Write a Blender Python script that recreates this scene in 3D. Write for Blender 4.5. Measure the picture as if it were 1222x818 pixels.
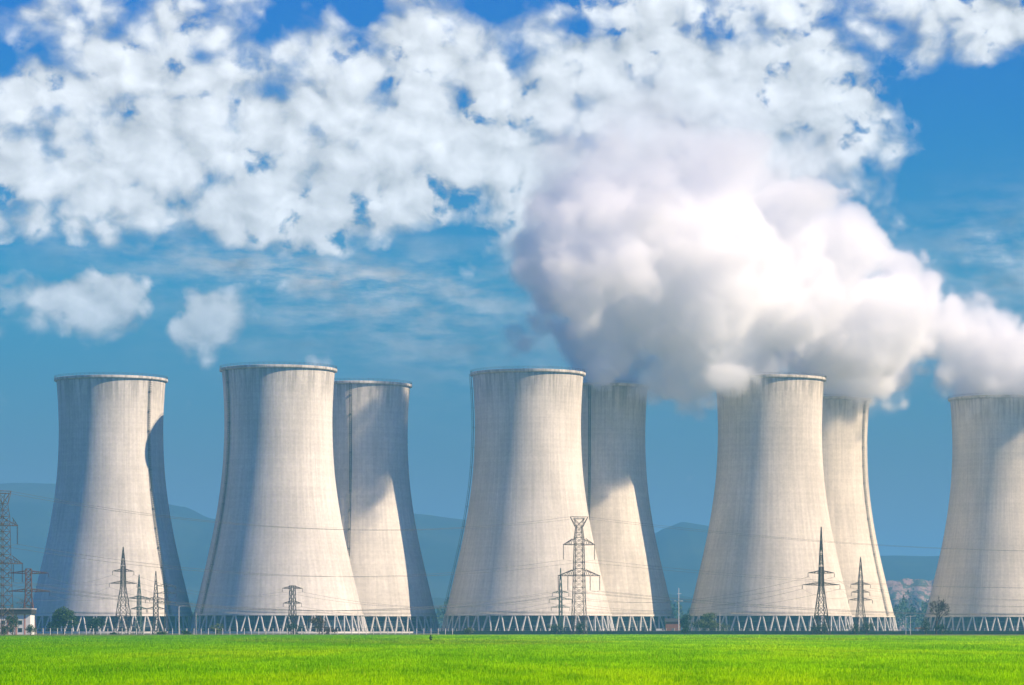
import bpy, bmesh, math, random
import numpy as np
from mathutils import Vector, Matrix
random.seed(7); rng = np.random.default_rng(11)
R = math.radians
sc = bpy.context.scene
for o in list(bpy.data.objects): bpy.data.objects.remove(o)
col = sc.collection

# ------------------------------------------------------------------ camera, world, sun, exposure
F_PX, CX, HY, CAM_Z = 3780.0, 611.0, 751.0, 1.95          # focal length, centre and horizon of the 1222 px wide photograph
cam_d = bpy.data.cameras.new('camera'); cam = bpy.data.objects.new('camera', cam_d); col.objects.link(cam)
cam_d.sensor_width = 36.0; cam_d.lens = 36.0*F_PX/1222.0
cam_d.shift_y = (HY-409.0)/1222.0
cam_d.clip_start = 0.5; cam_d.clip_end = 40000
cam.location = (0, 0, CAM_Z); cam.rotation_euler = (R(90), 0, 0)
sc.camera = cam

SUN_AZ, SUN_EL = R(72), R(36)     # azimuth measured from "towards the camera" to the right
to_sun = Vector((math.sin(SUN_AZ)*math.cos(SUN_EL), -math.cos(SUN_AZ)*math.cos(SUN_EL), math.sin(SUN_EL)))
sun_d = bpy.data.lights.new('sun', 'SUN'); sun_d.energy = 5.0; sun_d.angle = R(0.5); sun_d.color = (1.0, .80, .57)
sun = bpy.data.objects.new('sun', sun_d); col.objects.link(sun)
sun.rotation_euler = to_sun.to_track_quat('Z', 'Y').to_euler(); sun.location = (300, -100, 400)

vs = sc.view_settings
vs.view_transform = 'Standard'; vs.look = 'None'; vs.gamma = 1.0; vs.use_curve_mapping = False; vs.exposure = 0.76
cy = sc.cycles
cy.max_bounces = 42; cy.diffuse_bounces = 3; cy.glossy_bounces = 2; cy.transmission_bounces = 2
cy.volume_bounces = 40; cy.transparent_max_bounces = 12
cy.volume_step_rate = 1.0; cy.volume_max_steps = 512
cy.use_denoising = True; cy.sample_clamp_indirect = 6.0
cy.use_adaptive_sampling = True; cy.adaptive_threshold = 0.012

class NT:
    """small helper that writes node trees"""
    def __init__(s, nt): s.nt = nt; s.n = nt.nodes; s.l = nt.links
    def node(s, t, **kw):
        n = s.n.new(t)
        for k, v in kw.items(): setattr(n, k, v)
        return n
    def put(s, sock, v):
        if isinstance(v, bpy.types.NodeSocket): s.l.new(v, sock)
        elif v is not None: sock.default_value = v
    def math(s, op, a, b=None, c=None, clamp=False):
        n = s.node('ShaderNodeMath', operation=op, use_clamp=clamp)
        s.put(n.inputs[0], a); s.put(n.inputs[1], b)
        if c is not None: s.put(n.inputs[2], c)
        return n.outputs[0]
    def mix(s, f, a, b, blend='MIX'):
        n = s.node('ShaderNodeMix', data_type='RGBA', blend_type=blend)
        s.put(n.inputs[0], f); s.put(n.inputs[6], a); s.put(n.inputs[7], b)
        return n.outputs[2]
    def ramp(s, f, stops, interp='LINEAR'):
        n = s.node('ShaderNodeValToRGB'); n.color_ramp.interpolation = interp
        e = n.color_ramp.elements
        while len(e) < len(stops): e.new(0.5)
        for q, (p, c) in zip(e, stops):
            q.position = p; q.color = (c, c, c, 1) if not hasattr(c, '__len__') else (*c, 1)
        s.put(n.inputs[0], f); return n.outputs[0]
    def smooth(s, v, a, b, lo=0.0, hi=1.0):
        n = s.node('ShaderNodeMapRange', interpolation_type='SMOOTHSTEP')
        s.put(n.inputs['Value'], v); n.inputs['From Min'].default_value = a; n.inputs['From Max'].default_value = b
        n.inputs['To Min'].default_value = lo; n.inputs['To Max'].default_value = hi
        return n.outputs[0]
    def noise(s, vec, scale, detail=4, rough=.5, lac=2.0, dist=0.0, out=0, dims='3D'):
        n = s.node('ShaderNodeTexNoise', noise_dimensions=dims)
        s.put(n.inputs['Vector'], vec); n.inputs['Scale'].default_value = scale; n.inputs['Detail'].default_value = detail
        n.inputs['Roughness'].default_value = rough; n.inputs['Lacunarity'].default_value = lac; n.inputs['Distortion'].default_value = dist
        return n.outputs[out]
    def comb(s, x, y, z):
        n = s.node('ShaderNodeCombineXYZ'); s.put(n.inputs[0], x); s.put(n.inputs[1], y); s.put(n.inputs[2], z); return n.outputs[0]
    def sep(s, v):
        n = s.node('ShaderNodeSeparateXYZ'); s.put(n.inputs[0], v); return n.outputs
    def scale(s, v, sx, sy, sz):
        n = s.node('ShaderNodeVectorMath', operation='MULTIPLY'); s.put(n.inputs[0], v); n.inputs[1].default_value = (sx, sy, sz); return n.outputs[0]

world = bpy.data.worlds.new('World'); sc.world = world; world.use_nodes = True
w = NT(world.node_tree)
for n in list(w.n): w.n.remove(n)
sky = w.node('ShaderNodeTexSky'); sky.sky_type = 'NISHITA'; sky.sun_disc = False
sky.sun_elevation = SUN_EL; sky.sun_rotation = math.pi - SUN_AZ
sky.air_density = 1.0; sky.dust_density = .3; sky.ozone_density = 3.0
tc = w.node('ShaderNodeTexCoord')
dx, dy, dz = w.sep(tc.outputs['Generated'])[:3]
az = w.math('ARCTAN2', dx, dy)                                     # bearing and elevation of the direction
el = w.math('ARCSINE', dz)
azd = w.math('MULTIPLY', az, 180/math.pi); eld = w.math('MULTIPLY', el, 180/math.pi)
# the clear sky is a deep polarised blue, duller towards the horizon
tint = w.ramp(w.math('DIVIDE', eld, 14.0, clamp=True), [(0.0, (.42,.21,.20)), (.22, (.17,.27,.34)), (.45, (.0,.46,.70)), (.8, (.0,.37,.98)), (1.0, (.0,.31,.84))])
high = w.math('MAXIMUM', w.smooth(eld, 14.0, 40.0), w.smooth(w.math('ABSOLUTE', azd), 20.0, 50.0))
tint = w.mix(high, tint, (.06,.33,1.05,1))
blue = w.mix(1.0, sky.outputs[0], tint, 'MULTIPLY')
# clouds: bearing / elevation fields (degrees)
P = w.comb(azd, w.math('MULTIPLY', eld, 1.12), 0.0)
def deg(px, py): return (math.degrees(math.atan((px-CX)/F_PX)), math.degrees(math.atan((HY-py)/F_PX)))
def bank(px, py, rx, ry, rot=0.0):                              # one soft elliptical bank of cloud
    a0, e0 = deg(px, py); sx, sy = math.degrees(rx/F_PX), math.degrees(ry/F_PX)
    u = w.math('SUBTRACT', azd, a0); v = w.math('SUBTRACT', eld, e0)
    c, s_ = math.cos(R(rot)), math.sin(R(rot))
    uu = w.math('DIVIDE', w.math('ADD', w.math('MULTIPLY', u, c), w.math('MULTIPLY', v, s_)), sx)
    vv = w.math('DIVIDE', w.math('ADD', w.math('MULTIPLY', v, c), w.math('MULTIPLY', u, -s_)), sy)
    d2 = w.math('ADD', w.math('MULTIPLY', uu, uu), w.math('MULTIPLY', vv, vv))
    return w.math('EXPONENT', w.math('MULTIPLY', d2, -1.0))
cover = None
for b, amp in (((150,120,330,150,0), 1.0), ((120,225,260,60,0), .5), ((400,200,150,110,0), .75), ((520,90,90,90,0), .8), ((360,240,120,70,0), .5),
            ((760,150,190,150,0), .95), ((950,110,150,120,0), .85), ((980,230,130,70,0), .35), ((640,210,110,90,0), .6), ((800,20,160,60,0), .3),
            ((1150,10,110,32,0), .70), ((1185,60,80,46,0), .95), ((98,362,78,34,0), 1.15), ((140,398,46,20,10), .75), ((252,392,46,36,15), 1.15), ((395,430,32,14,0), .55), ((255,362,24,14,0), .5), ((1190,320,90,60,0), .30), ((-500,250,300,160,0), .6)):
    g = w.math('MULTIPLY', bank(*b), amp)
    cover = g if cover is None else w.math('ADD', cover, g)
for b, amp in (((1170,150,75,80,0), -1.0), ((196,372,14,34,-20), -.8), ((500,285,130,22,4), -.35), ((20,60,60,40,0), -.3), ((230,110,30,16,20), -.4), ((60,190,30,12,0), -.35), ((430,8,22,22,0), -1.0), ((588,0,24,20,0), -1.0), ((690,30,26,16,0), -.5), ((1010,40,42,34,30), -.35), ((612,78,18,26,0), -.5), ((240,318,260,14,0),-.35),
               ((5,85,24,24,0), -.45), ((72,140,18,14,0), -.4), ((320,45,30,28,0), -.5), ((130,52,16,10,0), -.3), ((325,115,34,14,0), -.45), ((530,150,22,20,0), -.5), ((545,240,36,18,0), -.35), ((880,98,14,9,0), -.5), ((440,60,16,24,60), -.45), ((235,70,20,10,0), -.3)):
    cover = w.math('ADD', cover, w.math('MULTIPLY', bank(*b), amp))
cover = w.math('MINIMUM', cover, 1.0)
warp = w.noise(P, .9, 3, .5, out=1)
wv = w.node('ShaderNodeVectorMath', operation='MULTIPLY_ADD'); w.put(wv.inputs[0], warp); wv.inputs[1].default_value = (.55,.55,0); w.put(wv.inputs[2], P)
def cloudfield(vec):
    n1 = w.noise(vec, .95, 9, .52, 2.1)
    return n1
nf = cloudfield(wv.outputs[0])
# puffs: rounded cells that give each cloudlet a soft rounded head
vo = w.node('ShaderNodeTexVoronoi', feature='SMOOTH_F1', voronoi_dimensions='2D'); w.put(vo.inputs['Vector'], wv.outputs[0]); vo.inputs['Scale'].default_value = 1.5; vo.inputs['Smoothness'].default_value = .6
vo2 = w.node('ShaderNodeTexVoronoi', feature='SMOOTH_F1', voronoi_dimensions='2D'); w.put(vo2.inputs['Vector'], wv.outputs[0]); vo2.inputs['Scale'].default_value = 4.2; vo2.inputs['Smoothness'].default_value = .5
puff = w.math('SUBTRACT', w.math('SUBTRACT', 1.0, w.math('MULTIPLY', vo.outputs[0], .95)), w.math('MULTIPLY', vo2.outputs[0], .22))
shape = w.math('ADD', w.math('MULTIPLY', w.math('SUBTRACT', nf, .5), 1.75), w.math('ADD', .5, w.math('MULTIPLY', puff, .55)))
dens = w.math('ADD', w.math('MULTIPLY', cover, 1.02), w.math('SUBTRACT', shape, 1.28))
dens = w.math('ADD', dens, w.math('MULTIPLY', w.math('SUBTRACT', w.noise(P, .42, 3, .5), .5), .85))
dens = w.math('SUBTRACT', dens, w.math('MULTIPLY', w.smooth(w.noise(wv.outputs[0], 1.5, 5, .55), .50, .76), w.smooth(w.noise(P, .45, 2, .5), .40, .60, .05, .75)))
alpha = w.math('MULTIPLY', w.smooth(dens, -.26, .44), w.smooth(eld, 4.5, 7.5, .80, .97))
wisp = w.noise(w.scale(P, .5, 1.5, 1), 1.6, 6, .6)
veil_bank = w.math('ADD', w.math('ADD', bank(480,370,260,80,-6), w.math('MULTIPLY', bank(150,290,240,40,-8), .6)), w.math('ADD', bank(1205,320,110,66), w.math('MULTIPLY', bank(400, 330, 130, 14, -3), .8)))
veil = w.math('MULTIPLY', w.math('MULTIPLY', veil_bank, w.smooth(wisp, .28, .72)), .70)
alpha = w.math('MAXIMUM', alpha, veil)
# thickness gives a grey belly; elevation offset sample gives sun side modelling
sh = w.node('ShaderNodeVectorMath', operation='ADD'); w.put(sh.inputs[0], wv.outputs[0]); sh.inputs[1].default_value = (.13, .18, 0)
relief = w.math('SUBTRACT', w.noise(wv.outputs[0], 1.0, 4, .5), w.noise(sh.outputs[0], 1.0, 4, .5))
lum = w.math('ADD', .58, w.math('MULTIPLY', relief, 1.1))
lum = w.math('ADD', lum, w.math('MULTIPLY', w.smooth(dens, -.05, .5), .22))
lum = w.math('ADD', lum, w.math('MULTIPLY', w.math('SUBTRACT', w.noise(P, .55, 2, .5), .5), .30))
lum = w.math('ADD', lum, w.math('MULTIPLY', w.math('SUBTRACT', puff, .45), .30))
lum = w.math('MULTIPLY', lum, w.smooth(eld, 3.0, 8.5, .72, 1.0))
lum = w.math('MAXIMUM', lum, .2)
ccol = w.node('ShaderNodeVectorMath', operation='SCALE'); ccol.inputs[0].default_value = (.965,.97,1.0); w.put(ccol.inputs[3], w.math('MULTIPLY', lum, 10.0))
skycol = w.mix(alpha, blue, ccol.outputs[0])
bg = w.node('ShaderNodeBackground'); w.put(bg.inputs[0], skycol); bg.inputs[1].default_value = 0.075
wo = w.node('ShaderNodeOutputWorld'); w.l.new(bg.outputs[0], wo.inputs[0])
world.cycles.sampling_method = 'MANUAL'; world.cycles.sample_map_resolution = 1024

# ------------------------------------------------------------------ helpers
def wx(px, D): return (px-CX)*D/F_PX
def wz(py, D): return CAM_Z + (HY-py)*D/F_PX

def mat(name, base=(.5,.5,.5), rough=.8, build=None, spec=.3, metallic=0.0):
    m = bpy.data.materials.new(name); m.use_nodes = True
    t = NT(m.node_tree); b = m.node_tree.nodes['Principled BSDF']
    b.inputs['Base Color'].default_value = (*base, 1); b.inputs['Roughness'].default_value = rough
    b.inputs['Specular IOR Level'].default_value = spec; b.inputs['Metallic'].default_value = metallic
    if build:
        tcn = t.node('ShaderNodeTexCoord'); build(t, b, tcn)
    return m

def noisy(name, base, rough=.8, amt=.25, scale=3.0, spec=.2):
    def f(t, b, tcn):
        n = t.noise(tcn.outputs['Object'], scale, 5, .6)
        k = t.smooth(n, .3, .7, 1-amt, 1+amt)
        v = t.node('ShaderNodeVectorMath', operation='SCALE'); v.inputs[0].default_value = base; t.put(v.inputs[3], k)
        t.l.new(v.outputs[0], b.inputs['Base Color'])
    return mat(name, base, rough, f, spec)

class MB:
    def __init__(s): s.v = []; s.f = []; s.sm = []
    def add(s, vs_, fs): 
        k = len(s.v); s.v += [tuple(p) for p in vs_]; s.f += [tuple(i+k for i in f) for f in fs]
    def box(s, x0, x1, y0, y1, z0, z1):
        s.add([(x0,y0,z0),(x1,y0,z0),(x1,y1,z0),(x0,y1,z0),(x0,y0,z1),(x1,y0,z1),(x1,y1,z1),(x0,y1,z1)],
              [(0,3,2,1),(4,5,6,7),(0,1,5,4),(1,2,6,5),(2,3,7,6),(3,0,4,7)])
    def bar(s, a, b, r, r2=None, n=4):
        a = Vector(a); b = Vector(b); d = b-a
        if d.length < 1e-6: return
        d.normalize(); u = d.orthogonal().normalized(); v = d.cross(u); r2 = r if r2 is None else r2
        vs_ = []
        for p, q in ((a, r), (b, r2)):
            for i in range(n):
                t = 2*math.pi*(i+.5)/n; vs_.append(p + (u*math.cos(t)+v*math.sin(t))*q)
        fs = [(i, (i+1)%n, n+(i+1)%n, n+i) for i in range(n)] + [tuple(range(n))[::-1], tuple(range(n, 2*n))]
        s.add(vs_, fs)
    def lathe(s, prof, n=96, close=False):
        vs_ = []
        for r, z in prof:
            for i in range(n):
                t = 2*math.pi*i/n; vs_.append((r*math.cos(t), r*math.sin(t), z))
        m = len(prof); fs = []
        for j in range(m if close else m-1):
            j2 = (j+1) % m
            for i in range(n):
                fs.append((j*n+i, j*n+(i+1)%n, j2*n+(i+1)%n, j2*n+i))
        s.add(vs_, fs)
    def build(s, name, m, parent=None, smooth=False):
        me = bpy.data.meshes.new(name); me.from_pydata(s.v, [], s.f); me.update()
        if m: me.materials.append(m)
        if smooth: me.shade_smooth()
        o = bpy.data.objects.new(name, me); col.objects.link(o)
        if parent: o.parent = parent
        return o

def np_mesh(name, verts, faces, m, parent=None, corners=3):
    me = bpy.data.meshes.new(name); nf_ = len(faces)
    me.vertices.add(len(verts)); me.vertices.foreach_set('co', np.asarray(verts, np.float32).ravel())
    me.loops.add(nf_*corners); me.loops.foreach_set('vertex_index', np.asarray(faces, np.int32).ravel())
    me.polygons.add(nf_); me.polygons.foreach_set('loop_start', np.arange(0, nf_*corners, corners, dtype=np.int32))
    me.update(calc_edges=True); me.materials.append(m)
    o = bpy.data.objects.new(name, me); col.objects.link(o)
    if parent: o.parent = parent
    return o

def tag(o, label=None, cat=None, group=None, kind=None):
    if label: o['label'] = label
    if cat: o['category'] = cat
    if group: o['group'] = group
    if kind: o['kind'] = kind
    return o
def empty(name, loc, label, cat, group=None, rz=0.0, s=1.0):
    o = bpy.data.objects.new(name, None); col.objects.link(o); o.location = loc; o.rotation_euler = (0,0,rz); o.scale = (s,s,s)
    return tag(o, label, cat, group)

# ------------------------------------------------------------------ materials
def concrete(t, b, tcn):
    X, Y, Z = t.sep(tcn.outputs['Object'])[:3]
    th = t.math('ARCTAN2', Y, X)
    oi = t.node('ShaderNodeObjectInfo')
    cyl = t.comb(t.math('MULTIPLY', th, 27.0), t.math('MULTIPLY', oi.outputs['Random'], 300.0), Z)
    big = t.noise(t.scale(cyl, .05, 1, .03), 1.0, 4, .55)
    streak = t.noise(t.scale(cyl, .9, 1, .035), 1.0, 5, .6)
    fine = t.noise(t.scale(cyl, .8, 1, .8), 1.0, 6, .65)
    # lift lines every 1.5 m, wider construction breaks, vertical formwork joints
    lift = t.math('FRACT', t.math('DIVIDE', Z, 1.5)); lift = t.smooth(lift, .0, .16, .975, 1.0)
    ringn = t.noise(t.comb(0.0, 0.0, Z), .38, 3, .7); ring = t.smooth(ringn, .42, .60, .955, 1.02)
    seam = t.math('FRACT', t.math('MULTIPLY', th, 120/(2*math.pi))); seam = t.smooth(seam, .0, .14, .965, 1.0)
    seam2 = t.noise(t.comb(t.math('MULTIPLY', th, 9.0), 0.0, 0.0), 6.0, 3, .6); seam2 = t.smooth(seam2, .38, .62, .965, 1.02)
    rimst = t.noise(t.scale(cyl, .5, 1, .05), 1.0, 4, .6)
    top = t.math('MULTIPLY', t.smooth(Z, 104.0, 123.0), t.smooth(rimst, .42, .62)); top = t.math('SUBTRACT', 1.0, t.math('MULTIPLY', top, .36))
    k = t.math('MULTIPLY', t.smooth(big, .32, .68, .86, 1.06), t.smooth(streak, .32, .68, .89, 1.05))
    k = t.math('MULTIPLY', k, t.smooth(fine, .25, .75, .90, 1.08))
    for q in (lift, ring, seam, seam2, top): k = t.math('MULTIPLY', k, q)
    tone = t.mix(t.smooth(t.sep(oi.outputs['Location'])[0], -160.0, 190.0), (.71,.655,.575,1), (.73,.645,.52,1))
    v = t.node('ShaderNodeVectorMath', operation='SCALE'); t.put(v.inputs[0], tone); t.put(v.inputs[3], k)
    t.l.new(v.outputs[0], b.inputs['Base Color'])
    bp = t.node('ShaderNodeBump'); bp.inputs['Strength'].default_value = .25; bp.inputs['Distance'].default_value = .12
    t.put(bp.inputs['Height'], t.math('ADD', fine, t.math('MULTIPLY', t.math('ADD', lift, seam), 2.0))); t.l.new(bp.outputs[0], b.inputs['Normal'])
M = {}
M['concrete'] = mat('weathered_concrete', (.6,.57,.52), .9, concrete, .2)
M['leg'] = noisy('pale_concrete', (.60,.57,.53), .85, .12, .6)
M['dark'] = noisy('dark_fill_panels', (.045,.07,.10), .7, .3, .5)
M['beam'] = noisy('grey_beam', (.16,.17,.18), .8, .2, .5)
M['steel'] = noisy('rusty_steel', (.10,.075,.07), .6, .3, .8)
M['steel_red'] = noisy('red_brown_steel', (.10,.045,.04), .6, .3, .8)
M['steel_green'] = noisy('green_painted_steel', (.07,.12,.10), .6, .2, .8)
M['steel_dark'] = noisy('dark_steel', (.07,.058,.055), .55, .2, .8)
M['insulator'] = mat('brown_porcelain', (.05,.025,.02), .3, None, .5)
M['wire'] = mat('aluminium_wire', (.10,.10,.10), .5)
M['ladder'] = mat('ladder_steel', (.06,.05,.05), .6)
M['white'] = noisy('white_paint', (.75,.74,.70), .7, .08, 1.0)
M['bark'] = noisy('bark', (.09,.07,.055), .9, .3, 2.0)
M['bark_dark'] = noisy('dark_bark', (.05,.035,.03), .9, .3, 2.0)

# ------------------------------------------------------------------ ground, field, hills
def sheet(name, nx, ny, fx, m, label=None):
    vs_ = [fx(i/nx, j/ny) for j in range(ny+1) for i in range(nx+1)]
    fs = [(j*(nx+1)+i, j*(nx+1)+i+1, (j+1)*(nx+1)+i+1, (j+1)*(nx+1)+i) for j in range(ny) for i in range(nx)]
    mb = MB(); mb.add(vs_, fs); o = mb.build(name, m, smooth=True); o['kind'] = 'structure'
    if label: o['label'] = label
    return o
def groundmat(t, b, tcn):
    n = t.noise(tcn.outputs['Object'], .004, 6, .6); n2 = t.noise(tcn.outputs['Object'], .05, 5, .6)
    c = t.ramp(n, [(.35,(.07,.09,.03)), (.5,(.10,.11,.045)), (.62,(.16,.15,.07))])
    c = t.mix(t.smooth(n2,.4,.7,0,.6), c, (.06,.085,.03,1)); t.l.new(c, b.inputs['Base Color'])
M['ground'] = mat('rough_ground', (.1,.11,.05), .95, groundmat, .1)
sheet('ground', 20, 20, lambda u, v: (-9000+18000*u, -300+14000*v, 0.0), M['ground'])

def fieldmat(t, b, tcn):
    ob = tcn.outputs['Object']
    n = t.noise(t.scale(ob, .06, .012, 1), 1.0, 5, .55)
    n2 = t.noise(t.scale(ob, .5, .08, 1), 1.0, 6, .65)
    n3 = t.noise(t.scale(ob, 3.0, .35, 1), 1.0, 4, .6)
    c = t.ramp(n, [(.34,(.15,.42,.0)), (.5,(.32,.62,.0)), (.66,(.50,.70,.0))])
    c = t.mix(t.smooth(n2,.45,.75,0,.65), c, (.035,.26,.004,1))
    c = t.mix(t.smooth(n3,.35,.7,0,.55), c, (.22,.52,.004,1))
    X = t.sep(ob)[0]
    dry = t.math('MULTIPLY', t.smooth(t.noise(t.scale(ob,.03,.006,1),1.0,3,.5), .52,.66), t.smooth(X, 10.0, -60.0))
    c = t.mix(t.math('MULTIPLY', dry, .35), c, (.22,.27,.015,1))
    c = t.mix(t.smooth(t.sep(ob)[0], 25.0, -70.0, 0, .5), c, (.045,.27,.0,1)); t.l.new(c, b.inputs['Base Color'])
    bp = t.node('ShaderNodeBump'); bp.inputs['Strength'].default_value = 1.0; bp.inputs['Distance'].default_value = .12
    t.put(bp.inputs['Height'], t.math('ADD', n3, n2)); t.l.new(bp.outputs[0], b.inputs['Normal'])
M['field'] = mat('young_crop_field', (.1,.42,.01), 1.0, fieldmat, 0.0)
def fieldz(x, y):       # very gentle swells
    return .02 + .12*math.sin(x*.021+1.3)*math.sin(y*.009) * min(1, y/200.0) + .05*math.sin(x*.05+y*.013)
sheet('field', 120, 200, lambda u, v: ((lambda x, y: (x, y, fieldz(x, y)+.06))(-520+1040*u, -60+1000*v + (4*math.sin(u*9))*v)), M['field'])

M['verge'] = noisy('verge_grass', (.15,.16,.035), .95, .5, .25)
sheet('verge', 60, 2, lambda u, v: (-520+1040*u, 935+60*v+3*math.sin(u*31), .08+.22*(1-abs(2*v-1))), M['verge'])

def hillmat(t, b, tcn):
    n = t.noise(tcn.outputs['Object'], .003, 7, .6)
    c = t.ramp(n, [(.38,(.012,.026,.014)), (.5,(.02,.04,.02)), (.62,(.04,.06,.03))]); t.l.new(c, b.inputs['Base Color'])
M['hill'] = mat('wooded_hill', (.05,.08,.03), .95, hillmat, .1)
def interp(pts, x):
    if x <= pts[0][0]: return pts[0][1]
    for (a, ya), (b_, yb) in zip(pts, pts[1:]):
        if x <= b_:
            t = (x-a)/(b_-a); t = t*t*(3-2*t)*.5 + t*.5; return ya+(yb-ya)*t
    return pts[-1][1]
ridge = [(-700,600),(-300,585),(-60,578),(0,575),(66,574),(120,584),(205,604),(240,619),(300,622),(380,606),(495,611),(555,617),(640,646),(700,668),(760,655),(800,630),(822,623),(850,627),(900,650),(1000,658),(1060,661),(1115,662),(1300,655),(1600,640),(2000,660)]
def rnd(i): return (math.sin(i*12.9898)*43758.5453) % 1.0
def hill_point(u, v, D0, D1, prof, seed, rough):
    px = -700+2700*u
    prof_v = [0, .18, .42, .66, .86, 1.0, .93, .5, 0][min(8, int(round(v*8)))]
    D = D0 + (D1-D0)*(v if v < .63 else .63+(v-.63)*1.0)
    top = (HY-interp(prof, px))*D/F_PX
    k = sum(math.sin(px*f*.01+seed*f+v*3*f)/f for f in (1.3, 2.9, 5.1, 11.0, 23.0, 41.0))*rough
    z = max(0.0, top*prof_v + k*(prof_v if prof_v < .99 else .25)) - .5
    return (wx(px, (D0+D1)/2), D, z)
sheet('hill', 1000, 8, lambda u, v: hill_point(u, v, 4900, 6600, ridge, 1.0, 9.0), M['hill'], 'long wooded hill ridge fading into the haze')
low = [(-700,706),(0,708),(60,703),(200,716),(520,712),(560,716),(790,706),(850,712),(1040,712),(1075,704),(1120,702),(1300,706),(2000,700)]
sheet('hill', 400, 8, lambda u, v: hill_point(u, v, 3700, 4500, low, 4.0, 3.0), M['hill'], 'low wooded rise in front of the long ridge')
# pinkish quarry face on the low rise at the right
def quarrymat(t, b, tcn):
    n = t.noise(tcn.outputs['Object'], .045, 5, .65)
    c = t.ramp(n, [(.40,(.05,.08,.05)), (.46,(.24,.16,.13)), (.52,(.42,.27,.22)), (.56,(.08,.10,.06)), (.64,(.10,.11,.07)), (.70,(.38,.25,.20))]); t.l.new(c, b.inputs['Base Color'])
M['quarry'] = mat('pink_quarry_rock', (.5,.33,.26), .95, quarrymat, .1)
def qp(u, v):
    px = 1048+180*u; D = 3650 + 100*v + 6*math.sin(u*40)
    top = (HY-(689+1.2*math.sin(u*23)+.8*math.sin(u*61)+5*abs(u-.4)))*D/F_PX; bot = (HY-716)*D/F_PX
    z = [-1, bot, bot+(top-bot)*.45, bot+(top-bot)*.5, top, top-8, -1][min(6, int(round(v*6)))]
    return (wx(px, D), D, z)
sheet('hill_quarry_face', 90, 6, qp, M['quarry'])

# ------------------------------------------------------------------ cooling towers
PROF = [(9,39.9),(17,37.9),(25,36.0),(36,33.4),(47,31.0),(55,29.5),(63,28.2),(72,27.0),(80,26.25),(90,25.7),(100,25.5),(110,25.75),(118,26.2),(124.2,26.7)]
def prof_r(z):
    zs = [p[0] for p in PROF]
    if z <= zs[0]: return PROF[0][1]+(zs[0]-z)*.25
    for k in range(len(PROF)-1):
        if z <= PROF[k+1][0] or k == len(PROF)-2:
            z0, r0 = PROF[k]; z1, r1 = PROF[k+1]
            def sl(i):
                a = max(0, i-1); b_ = min(len(PROF)-1, i+1); return (PROF[b_][1]-PROF[a][1])/(PROF[b_][0]-PROF[a][0])
            h = z1-z0; t = (z-z0)/h; m0, m1 = sl(k)*h, sl(k+1)*h
            return (2*t**3-3*t*t+1)*r0+(t**3-2*t*t+t)*m0+(-2*t**3+3*t*t)*r1+(t**3-t*t)*m1
shell = MB()
outer = [(prof_r(9+115.2*i/72), 9+115.2*i/72) for i in range(73)]
inner = [(r-.55, z) for r, z in outer][::-1]
shell.lathe(outer+inner, 160, close=True)
shell_me = shell.build('shell', M['concrete'], smooth=True).data
rim = MB()
rim.lathe([(26.2,124.25),(26.9,123.6),(27.75,123.9),(27.85,124.1),(27.85,125.0),(27.6,125.1),(26.0,125.1),(26.0,124.3)], 160, close=True)
rim_me = rim.build('rim', M['concrete']).data
rail = MB()
for k in range(72):
    t = 2*math.pi*k/72; rail.bar((27.6*math.cos(t),27.6*math.sin(t),125.1),(27.6*math.cos(t),27.6*math.sin(t),126.2),.05)
for z in (125.7, 126.2): rail.lathe([(27.55,z-.04),(27.65,z-.04),(27.65,z+.04),(27.55,z+.04)], 96, close=True)
rail_me = rail.build('railing', M['ladder']).data
ring = MB(); ring.lathe([(39.1,8.35),(40.35,8.35),(40.2,9.25),(39.0,9.25)], 144, close=True)
ring_me = ring.build('ring_beam', M['concrete']).data
basin = MB(); basin.lathe([(42.6,-.5),(43.1,-.5),(43.1,.9),(42.6,.9)], 96, close=True)
basin_me = basin.build('basin_wall', M['leg']).data
fill = MB()
fill.lathe([(36.5,2.6),(37.6,2.6),(37.6,8.3),(36.5,8.3)], 72, close=True)
fill.lathe([(35.0,-.4),(35.4,-.4),(35.4,2.8),(35.0,2.8)], 72, close=True)
fill.lathe([(0.2,8.0),(37.0,8.0),(37.0,8.2),(0.2,8.2)], 72, close=True)
fill_me = fill.build('cooling_fill', M['dark']).data
beams = MB()
for z in (3.1, 5.6): beams.lathe([(37.7,z),(38.0,z),(38.0,z+.35),(37.7,z+.35)], 72, close=True)
for k in range(48):
    t = 2*math.pi*(k+.3)/48; r = 37.85; beams.bar((r*math.cos(t),r*math.sin(t),-.4),(r*math.cos(t),r*math.sin(t),8.2),.2)
beams_me = beams.build('fill_frame', M['beam']).data
NL = 40
leg_b = MB(); leg_b.bar((0,0,0),(0,0,1),.42,.40,6)
leg_me = []
for s_ in (-1, 1):
    lm = MB(); dth = 2*math.pi/NL
    a0, a1 = s_*dth*.09, s_*dth*.44
    lm.bar((41.7*math.cos(a0),41.7*math.sin(a0),-.4),(39.75*math.cos(a1),39.75*math.sin(a1),8.7),.46,.40,6)
    lm.bar((41.75*math.cos(a0),41.75*math.sin(a0),-.45),(41.7*math.cos(a0),41.7*math.sin(a0),.5),.75,.7,6)
    leg_me.append(lm.build('leg', M['leg']).data)
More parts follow.
